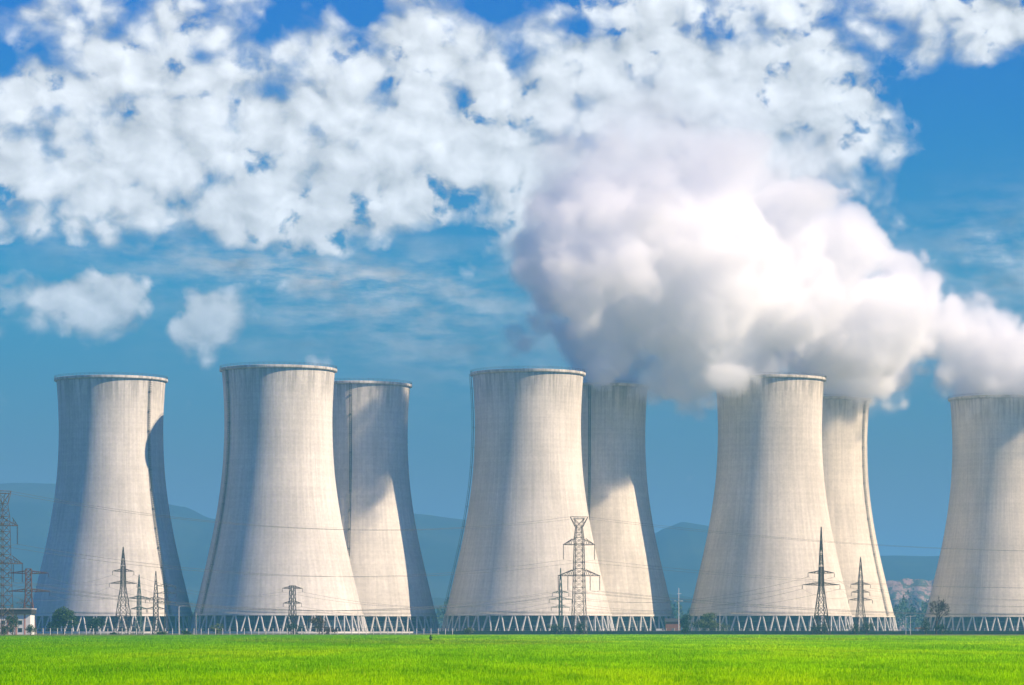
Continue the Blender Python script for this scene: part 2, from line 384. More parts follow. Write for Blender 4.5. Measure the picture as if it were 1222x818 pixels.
def ladder_mesh(z_lo, off):
    mb = MB(); zs = [z_lo+(124.5-z_lo)*i/60 for i in range(61)]
    for y in (-.45, .45):
        for a, b_ in zip(zs, zs[1:]): mb.bar((prof_r(a)+off, y, a), (prof_r(b_)+off, y, b_), .13)
        for a, b_ in zip(zs, zs[1:]): mb.bar((prof_r(a)+off+.8, y*.8, a), (prof_r(b_)+off+.8, y*.8, b_), .06)
    z = z_lo
    while z < 124.5:
        r = prof_r(z)+off; mb.bar((r,-.45,z),(r,.45,z),.08)
        for y in (-.45, .45): mb.bar((r,y,z),(r+.8,y*.8,z),.06)
        mb.bar((r+.8,-.4,z),(r+.8,.4,z),.06)
        z += 1.0
    z = z_lo+4
    while z < 122:
        r = prof_r(z); mb.box(r-.1, r+off+.7, -.7, .7, z, z+.15); z += 9.5
    return mb
lad_me = ladder_mesh(9.2, .35).build('ladder', M['ladder']).data
lad_off_me = ladder_mesh(9.2, .75).build('ladder', M['ladder']).data
lad_short_me = ladder_mesh(38.0, .6).build('ladder', M['ladder']).data
for o in [o for o in list(bpy.data.objects) if o.type == 'MESH' and o.name.split('.')[0] in ('shell','rim','railing','ring_beam','basin_wall','cooling_fill','fill_frame','leg','ladder')]:
    bpy.data.objects.remove(o)
leg_proto_hidden = leg_me
# px centre, distance, px size factor -> real scale, ladder angle from camera-facing direction (None = none)
TOWERS = [
 ('B', 332.3, 1461, .974, -63, lad_me, 'tallest looking cooling tower, pale with a broad lit face and no steam'),
 ('D', 630.0, 1524, 1.000, -86, lad_off_me, 'cooling tower behind the large lattice pylon, ladder standing off its left edge'),
 ('F', 918.7, 1582, 1.0147, None, None, 'cooling tower behind the tall pointed pylon, its rim partly veiled by steam'),
 ('H', 1194., 1665, .985, None, None, 'cooling tower cut by the right edge with its rim in steam'),
 ('A', 132.6, 1469, .942, 45, lad_me, 'leftmost cooling tower with a dark ladder and a rounded shadow on its right'),
 ('C', 426.0, 1536, .9625, -7, lad_short_me, 'shaded cooling tower half hidden behind the tallest looking one, ladder down its upper shell'),
 ('E', 710.0, 1595, .992, -6, lad_me, 'shaded steaming cooling tower half hidden behind the one with the large pylon'),
 ('G', 978.0, 1654, .9725, 63, lad_me, 'sunlit cooling tower with a dark ladder curving down its right flank'),
]
for key, px, D, s, lad, lme, label in TOWERS:
    face = -math.pi/2 + math.atan((px-CX)/F_PX)*-1
    root = empty('cooling_tower', (wx(px, D), D, 0), label, 'cooling tower', 'cooling towers of the power plant', 0.0, s)
    def link(name, me):
        o = bpy.data.objects.new(name, me); col.objects.link(o); o.parent = root; return o
    for nm, me in (('shell',shell_me),('rim',rim_me),('railing',rail_me),('ring_beam',ring_me),('basin_wall',basin_me),('cooling_fill',fill_me),('fill_frame',beams_me)): link(nm, me)
    ph = rnd(ord(key))*2*math.pi/NL
    for k in range(NL):
        for q in (0, 1):
            o = link('leg', leg_me[q]); o.rotation_euler = (0,0,2*math.pi*k/NL+ph)
    if lad is not None:
        o = link('ladder', lme); o.rotation_euler = (0,0,face+R(lad))

# ------------------------------------------------------------------ pylons and wires
def lattice(mb, z0, z1, w0, w1, n, r, rb):
    """four tapering corner posts with zigzag bracing on the four faces"""
    def c(z):
        t = (z-z0)/(z1-z0); h = (w0+(w1-w0)*t)/2; return [(-h,-h,z),(h,-h,z),(h,h,z),(-h,h,z)]
    zs = [z0+(z1-z0)*(1-(1-i/n)**1.0) for i in range(n+1)]
    for a, b_ in zip(zs, zs[1:]):
        A, B = c(a), c(b_)
        for i in range(4):
            j = (i+1) % 4
            mb.bar(A[i], B[i], r); mb.bar(A[i], B[j], rb); mb.bar(A[j], B[i], rb); mb.bar(B[i], B[j], rb)
def crossarm(mb, z, w, half, depth, r, rb, drop=0.0):
    for s in (-1, 1):
        tip = (s*half, 0, z+drop)
        for y in (-w/2, w/2): mb.bar((s*w/2, y, z), tip, r, r*.7); mb.bar((s*w/2, y, z+depth), tip, r, r*.7)
        n = max(2, int(half/1.6))
        for k in range(n):
            t0, t1 = k/n, (k+.5)/n
            for y in (-w/2, w/2):
                a = (s*(w/2+(half-w/2)*t0), y*(1-t0), z+drop*t0); b_ = (s*(w/2+(half-w/2)*t1), y*(1-t1), z+depth+(drop-depth)*t1)
                c_ = (s*(w/2+(half-w/2)*(k+1)/n), y*(1-(k+1)/n), z+drop*(k+1)/n)
                mb.bar(a, b_, rb); mb.bar(b_, c_, rb)
def insulator(mb, p, L, r=.16):
    x, y, z = p; mb.bar((x,y,z),(x,y,z-L),.05,.05)
    n = int(L/.25)
    for k in range(n): mb.bar((x,y,z-.2-k*.25),(x,y,z-.32-k*.25), r, r*1.1, 8)
ATT = {}
def world_pt(root, p): 
    c, s = math.cos(root.rotation_euler[2]), math.sin(root.rotation_euler[2])
    return Vector((root.location[0]+p[0]*c-p[1]*s, root.location[1]+p[0]*s+p[1]*c, p[2]))
def big_pylon(key, px, D, H, label, rz):
    root = empty('lattice_pylon', (wx(px,D), D, 0), label, 'pylon', 'high voltage pylons', rz)
    k = H/40.0; m = MB()
    lattice(m, 0, 14*k, 4.6*k, 3.6*k, 5, .12, .07); lattice(m, 14*k, 33*k, 3.6*k, 2.8*k, 9, .11, .065)
    lattice(m, 33*k, 36.5*k, 2.8*k, 2.0*k, 2, .11, .06)
    m.build('mast', M['steel'], root)
    hd = MB(); 
    for s in (-1, 1):
        for y in (-1.1*k, 1.1*k):
            hd.bar((s*1.1*k,y,36.5*k),(s*3.1*k,0,40*k),.11); hd.bar((s*1.1*k,y,36.5*k),(s*1.6*k,y*.6,39.6*k),.1); hd.bar((-s*1.1*k,y,36.5*k),(s*1.9*k,y*.6,39.4*k),.08)
    hd.bar((-3.1*k,0,40*k),(3.1*k,0,40*k),.10); hd.bar((-2*k,-.5,39.3*k),(2*k,-.5,39.3*k),.1); hd.bar((-2*k,.5,39.3*k),(2*k,.5,39.3*k),.1)
    hd.build('head', M['steel'], root)
    pts = [(-3.1*k,0,40*k),(3.1*k,0,40*k)]
    for z, half, xs in ((30.5*k, 5.6*k, (5.4*k,)), (20*k, 7.4*k, (7.2*k, 3.9*k))):
        a = MB(); crossarm(a, z, 3.8*k, half, 2.1*k, .12, .07); a.bar((-half,0,z),(half,0,z),.11)
        arm = a.build('crossarm', M['steel'], root)
        for x in xs:
            for s in (-1, 1):
                i = MB(); insulator(i, (s*x,0,z-.1), 4.9*k, .2); i.build('insulator', M['insulator'], arm)
                pts.append((s*x,0,z-5.1*k))
    ATT[key] = [world_pt(root, p) for p in pts]
def small_pylon(key, px, D, H, label, rz=0.3, mat_='steel_dark', arms=((.70,4.6),(.53,7.4)), base=3.6, waist=1.5, waist_z=.48, r=.13, flat=False):
    root = empty('lattice_pylon', (wx(px,D), D, 0), label, 'pylon', 'smaller pylons of the switchyard lines', rz)
    m = MB(); zw = H*waist_z; zt = H*(arms[0][0]+.06)
    lattice(m, 0, zw, base, waist, max(2, int(H/6)), r, r*.6)
    lattice(m, zw, zt, waist, waist*.85, max(3, int(H/5)), r, r*.6)
    if not flat: lattice(m, zt, H, waist*.85, .12, 3, r*.8, r*.5)
    m.build('mast', M[mat_], root); pts = [(0,0,H if not flat else zt)]
    for k, (fz, half) in enumerate(arms):
        a = MB(); crossarm(a, H*fz, waist*.9, half, .9, r*.8, r*.5, .15)
        arm = a.build('crossarm', M[mat_], root)
        for s in (-1, 1):
            i = MB(); insulator(i, (s*half,0,H*fz+.1), 1.3, .13); i.build('insulator', M['insulator'], arm); pts.append((s*half,0,H*fz-1.2))
    ATT[key] = [world_pt(root, p) for p in pts]
def Hpx(py, D): return wz(py, D)
big_pylon('P1', 3, 895, Hpx(586, 895), 'largest lattice pylon with hanging insulators, half cut by the left edge', R(50))
big_pylon('P9', 691, 1096, Hpx(617, 1096), 'large lattice pylon with two wide crossarms and horned head in front of the middle tower', R(12))
small_pylon('P2', 34, 1020, Hpx(664,1020), 'dark red lattice pylon with two crossarms beside the white building', .1, 'steel_red', ((.78,6.4),(.55,6.8)), 5.0, 2.0, .50, .17, True)
small_pylon('P3', 147, 1112, Hpx(653,1112), 'tallest of the small pylons in front of the leftmost tower', .5, 'steel_dark', ((.72,4.0),(.58,5.2)), 5.6, 1.5, .55)
small_pylon('P4', 166, 1180, Hpx(686,1180), 'greenish slender pylon right of the tallest small one', -.3, 'steel_green', ((.60,4.2),(.42,3.4)), 2.4, 1.3, .30)
small_pylon('P5', 186, 1150, Hpx(682,1150), 'slender pointed pylon between the greenish one and the blunt one', .2, 'steel_dark', ((.55,3.8),(.40,3.4)), 2.4, 1.7, .30)
small_pylon('P6', 198, 1200, Hpx(697,1200), 'blunt topped pylon with three short crossarms nearest the tower gap', .1, 'steel_dark', ((.95,3.6),(.80,4.0),(.62,3.8)), 2.0, 1.0, .30, .11, True)
small_pylon('P7', 349, 1190, Hpx(694,1190), 'short blunt pylon in front of the tallest looking tower', .6, 'steel_dark', ((.86,4.4),(.58,4.0)), 2.7, 1.9, .5, .14, True)
small_pylon('P8', 669, 1200, Hpx(678,1200), 'thin small pylon with stubby arms left of the large lattice pylon', .2, 'steel_green', ((.62,3.2),(.52,4.4),(.40,3.6)), 2.0, 1.1, .3, .11)
small_pylon('P10', 980, 1050, Hpx(629,1050), 'tall pointed pylon with two crossarms in front of the streaked tower', .25, 'steel_dark', ((.57,4.6),(.46,6.6)), 4.8, 1.4, .45, .15)
small_pylon('P11', 1027, 1175, Hpx(665,1175), 'small pointed pylon with three crossarms beside the ladder tower', .2, 'steel_dark', ((.64,3.8),(.54,3.6),(.44,4.6)), 4.2, 1.7, .42, .12)

def wire(a, b, sag, name, label, r=.07, group='overhead wires of the power lines'):
    n = 24; mb = MB(); pts = []
    for k in range(n+1):
        t = k/n; p = Vector(a).lerp(Vector(b), t); p.z -= 4*sag*t*(1-t); pts.append(p)
    for p, q in zip(pts, pts[1:]): mb.bar(p, q, r)
    o = mb.build(name, M['wire']); return tag(o, label, 'wire', group)
P1, P9 = ATT['P1'], ATT['P9']
desc = ['left earth wire','right earth wire','upper left conductor','upper right conductor','outer lower left conductor','outer lower right conductor','inner lower left conductor','inner lower right conductor']
for k in range(8):
    wire(P1[k], P9[k], 7.5, 'overhead_wire', desc[k]+' strung between the cut pylon and the large middle pylon', .038)
    far = Vector((wx(1560,1420), 1420, P9[k].z)) + (P9[k]-P9[0])*1.0*Vector((1,1,0))
    wire(P9[k], far, 7.5, 'overhead_wire', desc[k]+' leading right from the large middle pylon past the steaming towers', .038)
    nearp = Vector((wx(-420,760), 760, P1[k].z)) + (P1[k]-P1[0])*Vector((1,1,0))
    if k in (0,3,5,7): wire(nearp, P1[k], 5.0, 'overhead_wire', desc[k]+' leaving the picture left of the cut pylon', .038)
def line(a, b, idx, txt, sag=3.0):
    for k in idx: wire(ATT[a][k], ATT[b][k], sag, 'overhead_wire', txt[0]+' '+['top','upper left','upper right','lower left','lower right'][k]+' wire '+txt[1], .032)
line('P2','P3',(1,2,3,4), ('thin','between the dark red pylon and the tallest small pylon'))
line('P3','P7',(1,2,3,4), ('thin','from the tallest small pylon to the short blunt pylon'), 4)
line('P7','P8',(1,2,3,4), ('thin','between the short blunt pylon and the thin small pylon'), 5)
line('P8','P10',(1,2,3,4), ('thin','from the thin small pylon to the tall pointed pylon'), 5)
line('P10','P11',(1,2,3,4), ('thin','joining the two pointed pylons at the right'), 2)
for k in range(1, 5):
    a = ATT['P11'][k]; wire(a, Vector((wx(1420,1260), 1260, a.z+(k-2)*.4)), 4, 'overhead_wire', 'thin '+['top','upper left','upper right','lower left','lower right'][k]+' wire running right from the small pointed pylon', .032)

# ------------------------------------------------------------------ trees and shrubs
def leafmat(name, c1, c2):
    def f(t, b, tcn):
        oi = t.node('ShaderNodeNewGeometry')
        n = t.noise(tcn.outputs['Object'], .9, 3, .6)
        k = t.math('ADD', t.math('MULTIPLY', oi.outputs['Random Per Island'], .7), t.math('MULTIPLY', n, .3))
        t.l.new(t.mix(k, (*c1,1), (*c2,1)), b.inputs['Base Color'])
    return mat(name, c1, .7, f, .2)
M['leaf'] = leafmat('leaf_green', (.02,.055,.022), (.06,.11,.035))
M['leaf_pale'] = leafmat('leaf_pale_green', (.06,.09,.035), (.15,.18,.06))
M['leaf_brown'] = leafmat('leaf_budding_brown', (.07,.05,.03), (.13,.10,.06))
M['leaf_dark'] = leafmat('leaf_dark_teal', (.012,.04,.025), (.035,.075,.04))
def crown(name, m, root, H, Wd, z0, n, seed, size=.32, cl=9):
    r = np.random.default_rng(seed)
    cc = []
    for k in range(cl):
        a = r.uniform(0, 2*math.pi); q = r.uniform(.15,.75)*Wd/2; zc = z0+(H-z0)*r.uniform(.22,.82)
        cc.append((q*math.cos(a), q*math.sin(a), zc, r.uniform(.22,.40)*Wd, r.uniform(.14,.24)*(H-z0)+.2))
    cc.append((0,0,z0+(H-z0)*.8,.25*Wd,.2*(H-z0)))
    per = n//len(cc); P_ = []
    for (x,y,z,rr,rz) in cc:
        d = r.normal(size=(per,3)); d /= np.linalg.norm(d,axis=1)[:,None]; q = r.uniform(.25,1.05,(per,1))**.6
        P_.append(np.array([x,y,z])+d*q*np.array([rr,rr,rz]))
    P_ = np.concatenate(P_); P_[:,2] = np.clip(P_[:,2], .05, H)
    N = len(P_); a = r.normal(size=(N,3)); a /= np.linalg.norm(a,axis=1)[:,None]; b_ = np.cross(a, r.normal(size=(N,3))); b_ /= np.linalg.norm(b_,axis=1)[:,None]
    s = size*r.uniform(.5,1.3,(N,1))
    V = np.stack([P_-a*s, P_+b_*s*.55, P_+a*s, P_-b_*s*.55], 1).reshape(-1,3)
    Fc = np.arange(N*4).reshape(N,4)
    return np_mesh(name, V, Fc, m, root, 4)
def trunk(mb, p, d, L, r, depth, rn, spread=.55, minr=.02):
    """recursive tapering limbs"""
    q = p+d*L; mb.bar(p, q, r, r*.68, 6 if depth > 2 else 4)
    if depth == 0: return
    for k in range(3 if depth > 1 else 4):
        dd = (d + Vector((rn.gauss(0,spread), rn.gauss(0,spread), rn.gauss(.12,spread*.6)))).normalized()
        trunk(mb, p.lerp(q, rn.uniform(.55,1.0)), dd, L*rn.uniform(.6,.85), max(minr, r*.55), depth-1, rn, spread, minr)
def tree(name, px, D, py, wpx, label, m='leaf', seed=1, n=2600, size=.32, trunk_d=3, cat='tree', group=None, z0=.12, bark='bark'):
    H = wz(py, D); Wd = wpx*D/F_PX
    root = empty(name, (wx(px,D), D, 0), label, cat, group)
    rn = random.Random(seed); mb = MB(); trunk(mb, Vector((0,0,-.1)), Vector((0,0,1)), H*.30, H*.028+.04, trunk_d, rn, .5, .03)
    mb.build('trunk' if cat == 'tree' else 'stem', M[bark], root)
    crown('crown' if cat == 'tree' else 'foliage', M[m], root, H, Wd, H*z0, n, seed, size)
    return root
tree('leafy_tree', 76, 1080, 724, 30, 'bushy dark green tree at the foot of the leftmost tower', 'leaf', 3, 3200)
tree('leafy_tree', 15, 985, 735, 16, 'small green tree in front of the white building', 'leaf', 4, 1400, .25)
tree('leafy_tree', 28, 1300, 712, 34, 'hazy bare looking tree rising behind the white building', 'leaf_brown', 5, 1100, .25)
tree('leafy_tree', 848, 1240, 731, 34, 'pale green rounded willow at the left foot of the streaked tower', 'leaf_pale', 6, 4200, .3)
tree('leafy_tree', 381, 1060, 735, 22, 'brownish budding bush tree at the foot of the tallest looking tower', 'leaf_brown', 7, 1700, .22)
tree('leafy_tree', 818, 1300, 733, 14, 'narrow dark tree beside the white pole', 'leaf_dark', 8, 1500, .3)
tree('leafy_tree', 114, 1130, 737, 26, 'low dark tree under the tallest small pylon', 'leaf_dark', 9, 1600, .28)
tree('leafy_tree', 62, 1120, 742, 22, 'low bush like tree left of the bushy dark green one', 'leaf_dark', 10, 1200, .28)
# the bare tree at the right
bx_, bD = 1117, 1090
root = empty('bare_tree', (wx(bx_,bD), bD, 0), 'leafless tree with spreading twigs left of the tower cut by the right edge', 'tree')
rn = random.Random(21); mb = MB()
trunk(mb, Vector((0,0,-.1)), Vector((.03,0,1)).normalized(), 3.4, .30, 6, rn, .50, .022)
hz = max(v[2] for v in mb.v); hx = max(abs(v[0]) for v in mb.v)
mb.v = [(v[0]*5.8/hx, v[1]*5.8/hx, v[2]*wz(711,bD)/hz if v[2] > 0 else v[2]) for v in mb.v]
mb.build('trunk', M['bark_dark'], root)
SH = [(1105,1080,737,16,'dark green shrub beside the bare tree','leaf_dark'),(1124,1075,745,22,'low dark shrub under the bare tree','leaf_dark'),
 (979,1045,745,26,'dark round shrub at the foot of the tall pointed pylon','leaf_dark'),(1020,1100,744,16,'dark shrub left of the small pointed pylon base','leaf_dark'),
 (1034,1110,743,18,'dark shrub at the base of the small pointed pylon','leaf_dark'),(664,1090,744,22,'dark shrub at the foot of the thin small pylon','leaf_dark'),
 (693,1080,742,12,'small dark shrub at the foot of the large middle pylon','leaf_dark'),(350,1040,743,24,'dark green shrub at the base of the short blunt pylon','leaf_dark'),
 (392,1030,748,26,'brown scrub right of the short blunt pylon','leaf_brown'),(259,1080,744,14,'pale round shrub between the two leftmost towers','leaf_pale'),
 (192,975,754,16,'flat dark shrub on the field edge below the pointed pylons','leaf'),(222,972,753,12,'small dark shrub on the field edge near the tower gap','leaf'),
 (136,985,755,8,'tiny dark tuft shrub on the field edge','leaf'),(36,990,745,12,'green shrub at the right end of the white building','leaf'),(6,980,747,10,'green shrub at the left end of the white building','leaf'),
 (560,1090,749,14,'low pale shrub in the gap left of the middle tower','leaf_pale'),(818,1120,747,10,'small teal shrub at the foot of the white pole','leaf_dark')]
for k, (px,D,py,wp,lab,m) in enumerate(SH):
    tree('shrub', px, D, py, wp, lab, m, 40+k, 800, .2, 1, 'shrub', 'shrubs along the field edge', .0)
# far woodland: masses beyond the towers
def woods(pxa, pxb, D, py, seed, label, m='leaf'):
    r = np.random.default_rng(seed); n = int((pxb-pxa)*28); D_ = D+r.uniform(0,120,n); pxs = r.uniform(pxa,pxb,n)
    kx = r.uniform(0,10)
    env = .70+.16*np.sin(pxs*.21+kx)+.10*np.sin(pxs*.57+2*kx)+.07*np.sin(pxs*1.4)
    Ht = (HY-py)*D/F_PX*np.clip(env,.3,1.1); z = Ht*r.uniform(0,1,n)**.55
    P_ = np.stack([(pxs-CX)*D_/F_PX, D_, z],1)
    a = r.normal(size=(n,3)); a /= np.linalg.norm(a,axis=1)[:,None]; b_ = np.cross(a, r.normal(size=(n,3))); b_ /= np.linalg.norm(b_,axis=1)[:,None]
    s = r.uniform(.5,1.3,(n,1))*D/2600*1.2
    V = np.stack([P_-a*s,P_+b_*s*.7,P_+a*s,P_-b_*s*.7],1).reshape(-1,3)
    o = np_mesh('woodland', V, np.arange(n*4).reshape(n,4), M[m], None, 4); o['kind'] = 'stuff'; o['label'] = label; return o
woods(-60, 60, 2300, 715, 1, 'hazy trees behind the white building')
woods(190, 250, 2400, 722, 2, 'distant trees in the gap between the two leftmost towers')
woods(490, 580, 2400, 709, 3, 'distant trees in the gap before the middle tower')
woods(770, 860, 2300, 711, 4, 'distant trees in the gap behind the white pole')
woods(1030, 1150, 2200, 706, 5, 'hazy trees between the ladder tower and the bare tree')
woods(1030, 1150, 3200, 700, 6, 'pale far trees below the quarry face', 'leaf_brown')

# ------------------------------------------------------------------ buildings, fence, poles, small things
D = 1005
root = empty('white_building', (wx(16,D), D, 0), 'low white building with pink trim and dark flat roof at the left edge', 'building')
hw = 22*D/F_PX; hb = wz(733, D)
mb = MB(); mb.box(-hw, hw-.5, 0, 9, -.2, hb); mb.build('wall', M['white'], root)
M['roofdark'] = noisy('dark_roofing', (.05,.05,.06), .8, .2, 1.0)
M['pink'] = noisy('pink_render', (.55,.28,.22), .8, .15, 1.0)
M['glass'] = mat('window_glass', (.03,.04,.05), .1, None, .6)
mb = MB(); mb.box(-hw-.6, hw, -.7, 9.6, hb+.01, hb+1.5); rf = mb.build('roof', M['roofdark'], root)
mb = MB(); mb.box(-hw-.8, hw+.1, -.9, 9.8, hb+1.52, hb+1.75); mb.build('roof_edge', M['leg'], rf)
for k in range(4):
    x = -hw+1.1+k*2.7; mb = MB(); mb.box(x, x+.5, -.06, .2, 0, hb-.02); mb.build('pilaster', M['pink'], root)
for k in range(3):
    for z in (1.0, 3.4):
        x = -hw+1.95+k*2.7; mb = MB(); mb.box(x, x+1.3, -.05, .1, z, z+1.3); f = mb.build('window', M['beam'], root)
        mb = MB(); mb.box(x+.1, x+1.2, -.08, .05, z+.1, z+1.2); mb.build('pane', M['glass'], f)
# brick shed behind the pole
D = 1330; root = empty('brick_shed', (wx(803,D), D, 0), 'small reddish brick shed left of the white pole', 'shed')
M['brick'] = noisy('red_brick', (.30,.13,.09), .9, .2, 2.0)
mb = MB(); mb.box(-3.0, 3.2, 0, 5, -.2, 5.0); mb.build('wall', M['brick'], root)
mb = MB(); mb.add([(-3.4,-.4,5.02),(3.6,-.4,5.02),(3.6,5.4,5.02),(-3.4,5.4,5.02),(-3.4,2.5,6.4),(3.6,2.5,6.4)], [(0,1,5,4),(2,3,4,5),(0,4,3),(1,2,5),(0,3,2,1)]); mb.build('roof', M['roofdark'], root)
mb = MB(); mb.box(-.5,.5,-.05,.1,0,2.1); mb.build('door', M['beam'], root)
# gate hut at the right
D = 1150; root = empty('gate_hut', (wx(1098,D), D, 0), 'tiny white hut with reddish roof left of the bare tree', 'hut')
mb = MB(); mb.box(-1.5,1.5,0,2.5,-.1,2.0); mb.build('wall', M['white'], root)
mb = MB(); mb.box(-1.8,1.8,-.3,2.8,2.02,2.5); mb.build('roof', M['brick'], root)
mb = MB(); mb.box(-.4,.4,-.05,.1,.8,1.6); mb.build('window', M['glass'], root)
D = 1350
root = empty('plant_van', (wx(789,D), D, 0), 'small white van parked near the foot of the steaming middle tower', 'van')
mb = MB(); prof = [(-2.2,.5),(-2.2,2.0),(.9,2.1),(1.5,1.4),(2.2,1.2),(2.2,.5)]
mb.add([(x,0,z) for x,z in prof]+[(x,1.8,z) for x,z in prof], [(0,1,2,3,4,5)[::-1],(6,7,8,9,10,11)]+[(i,(i+1)%6,6+(i+1)%6,6+i) for i in range(6)]); mb.build('body', M['white'], root)
for x in (-1.4,1.4):
    for y in (.02,1.6): 
        mb = MB(); mb.bar((x,y-.06,.4),(x,y+.2,.4),.4,.4,12); mb.build('wheel', M['roofdark'], root)
mb = MB(); mb.add([(.3,-.02,1.4),(1.35,-.02,1.4),(.85,-.02,1.95),(.3,-.02,1.95),(.3,.03,1.4),(1.35,.03,1.4),(.85,.03,1.95),(.3,.03,1.95)],[(0,1,2,3),(4,7,6,5),(0,4,5,1),(1,5,6,2),(2,6,7,3),(3,7,4,0)]); mb.build('window', M['glass'], root)
# poles
def pole(name, px, D, py, label, m='white', r=.16, arm=0, lamp=False, group=None):
    H = wz(py, D); root = empty(name, (wx(px,D), D, 0), label, 'pole' if not lamp else 'street lamp', group)
    mb = MB(); mb.bar((0,0,-.2),(0,0,H), r, r*.6, 8); mb.build('post', M[m], root)
    if arm:
        mb = MB(); mb.bar((-arm,0,H*.72),(arm,0,H*.72),.09); mb.bar((-arm*.3,0,H*.88),(arm*.6,0,H*.88),.07); mb.build('crossbar', M[m], root)
    if lamp:
        mb = MB(); mb.bar((0,0,H-.05),(1.3,0,H+.2),.06); mb.box(1.0,1.9,-.15,.15,H+.1,H+.28); mb.build('lamp_head', M[m], root)
pole('utility_pole', 810, 1180, 702, 'white pole with short crossbar in the gap left of the streaked tower', 'white', .17, 1.6)
pole('street_lamp', 1081, 1120, 736, 'left one of two small street lamps between the ladder tower and the bare tree', 'leg', .12, 0, True, 'street lamps')
pole('street_lamp', 1086.5, 1125, 736, 'right one of two small street lamps beside the tiny white hut', 'leg', .12, 0, True, 'street lamps')
pole('street_lamp', 213.5, 1090, 724, 'pale lamp post in the gap of the two leftmost towers', 'leg', .2, 0, True, 'street lamps')
pole('street_lamp', 859, 1190, 731, 'pale lamp post at the left foot of the streaked tower', 'leg', .16, 0, True, 'street lamps')
pole('utility_pole', 234, 1090, 731, 'thin grey pole at the left base of the tallest looking tower', 'leg', .10)
# perimeter fence: left half pale posts and mesh, right half dark planted wall
def fence_l(xa, xb, D, H, label):
    root = empty('post_fence', (0, D, 0), label, 'fence')
    x = wx(xa, D); x1 = wx(xb, D); k = 0; rl = MB()
    while x < x1 and k < 99:
        mb = MB(); mb.bar((x,0,-.1),(x,0,H),.11); mb.build('post', M['leg'], root); x += (x1-wx(xa,D))/70; k += 1
    for z in (.4, H*.55, H-.15): rl.bar((wx(xa,D),0,z),(x1,0,z),.035)
    rl.build('wire_mesh', M['beam'], root)
fence_l(-60, 540, 1010, 2.2, 'pale post fence with thin rails along the left half of the field edge')
M['wallgreen'] = noisy('dark_green_hedge_wall', (.02,.06,.05), .9, .3, .3)
root = empty('plant_wall', (0, 1130, 0), 'long low dark green wall along the right half of the field edge', 'wall')
mb = MB(); mb.box(wx(525,1130), wx(1420,1130), 0, .4, -.2, 1.15); mb.build('panel', M['wallgreen'], root)
mb = MB(); mb.box(wx(525,1130), wx(1420,1130), -.05, .45, 1.16, 1.32); mb.build('coping', M['wallgreen'], root)
root = empty('post_fence', (0, 1140, 0), 'pale thin fence standing behind the dark green wall', 'fence')
for k in range(90):
    x = wx(525+10*k, 1140); mb = MB(); mb.bar((x,0,-.1),(x,0,2.3),.08); mb.build('post', M['leg'], root)
mb = MB()
for z in (1.5, 2.2): mb.bar((wx(525,1140),0,z),(wx(1425,1140),0,z),.04)
mb.build('wire_mesh', M['beam'], root)
# sandy patch by the gate
M['sand'] = noisy('pale_sand', (.5,.46,.36), .95, .15, .2)
sheet('dirt_path', 20, 2, lambda u, v: (wx(1055+55*u,1000), 1000+30*v, .16+.05*math.sin(u*7)), M['sand'])

# ------------------------------------------------------------------ field crop: blades of grass
def grass():
    bands = [(84,120,26,1.0),(120,180,11,1.3),(180,300,3.6,1.9),(300,520,1.2,3.0),(520,930,.35,5.0)]
    Vs, Fs, off = [], [], 0
    for (y0,y1,dn,ws) in bands:
        hx0 = .20*y1+3; n = int(dn*(y1-y0)*2*hx0)
        y = rng.uniform(y0,y1,n); x = rng.uniform(-1,1,n)*(.20*y+3)
        cl = np.sin(x*1.7+np.sin(y*.6)*2)*np.sin(y*.9+x*.3)*.5+.5
        h = (.09+.09*cl+.07*rng.uniform(0,1,n))*(1+.10*(ws-1))
        gz = .08 + .12*np.sin(x*.021+1.3)*np.sin(y*.009)*np.minimum(1,y/200)+.05*np.sin(x*.05+y*.013)
        for b_ in range(4):
            a = rng.uniform(0,2*math.pi,n); ln = rng.uniform(.1,.65,n); wd = .012*ws*rng.uniform(.7,1.4,n)
            bxp = x+rng.normal(0,.05*ws,n); byp = y+rng.normal(0,.05,n); hh = h*rng.uniform(.6,1.15,n)
            tx = bxp+np.cos(a)*ln*hh*.8; ty = byp+np.sin(a)*ln*hh*.8
            pa = rng.uniform(-.6,.6,n)
            V = np.stack([np.stack([bxp-wd*np.cos(pa),byp-wd*np.sin(pa),gz-.05],1), np.stack([bxp+wd*np.cos(pa),byp+wd*np.sin(pa),gz-.05],1), np.stack([tx,ty,gz+hh],1)],1).reshape(-1,3)
            Vs.append(V); Fs.append(np.arange(len(V)).reshape(-1,3)+off); off += len(V)
    V = np.concatenate(Vs); Fc = np.concatenate(Fs)
    def gm(t, b, tcn):
        g = t.node('ShaderNodeNewGeometry'); ob = tcn.outputs['Object']
        n = t.noise(t.scale(ob,.06,.012,1),1.0,5,.55); n2 = t.noise(t.scale(ob,.35,.05,1),1.0,4,.6)
        c = t.ramp(n, [(.34,(.15,.42,.0)), (.5,(.32,.62,.0)), (.66,(.50,.70,.0))])
        c = t.mix(t.smooth(n2,.42,.70,0,.7), c, (.05,.25,.0,1))
        c = t.mix(t.math('MULTIPLY', g.outputs['Random Per Island'], .55), c, (.34,.60,.002,1))
        yl = t.math('GREATER_THAN', g.outputs['Random Per Island'], .988); c = t.mix(yl, c, (.55,.50,.04,1))
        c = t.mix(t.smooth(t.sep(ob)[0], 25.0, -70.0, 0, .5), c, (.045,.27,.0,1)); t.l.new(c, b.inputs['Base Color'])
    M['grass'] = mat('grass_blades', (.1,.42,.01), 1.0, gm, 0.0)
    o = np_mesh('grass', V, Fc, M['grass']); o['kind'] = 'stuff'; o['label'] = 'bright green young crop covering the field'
grass()
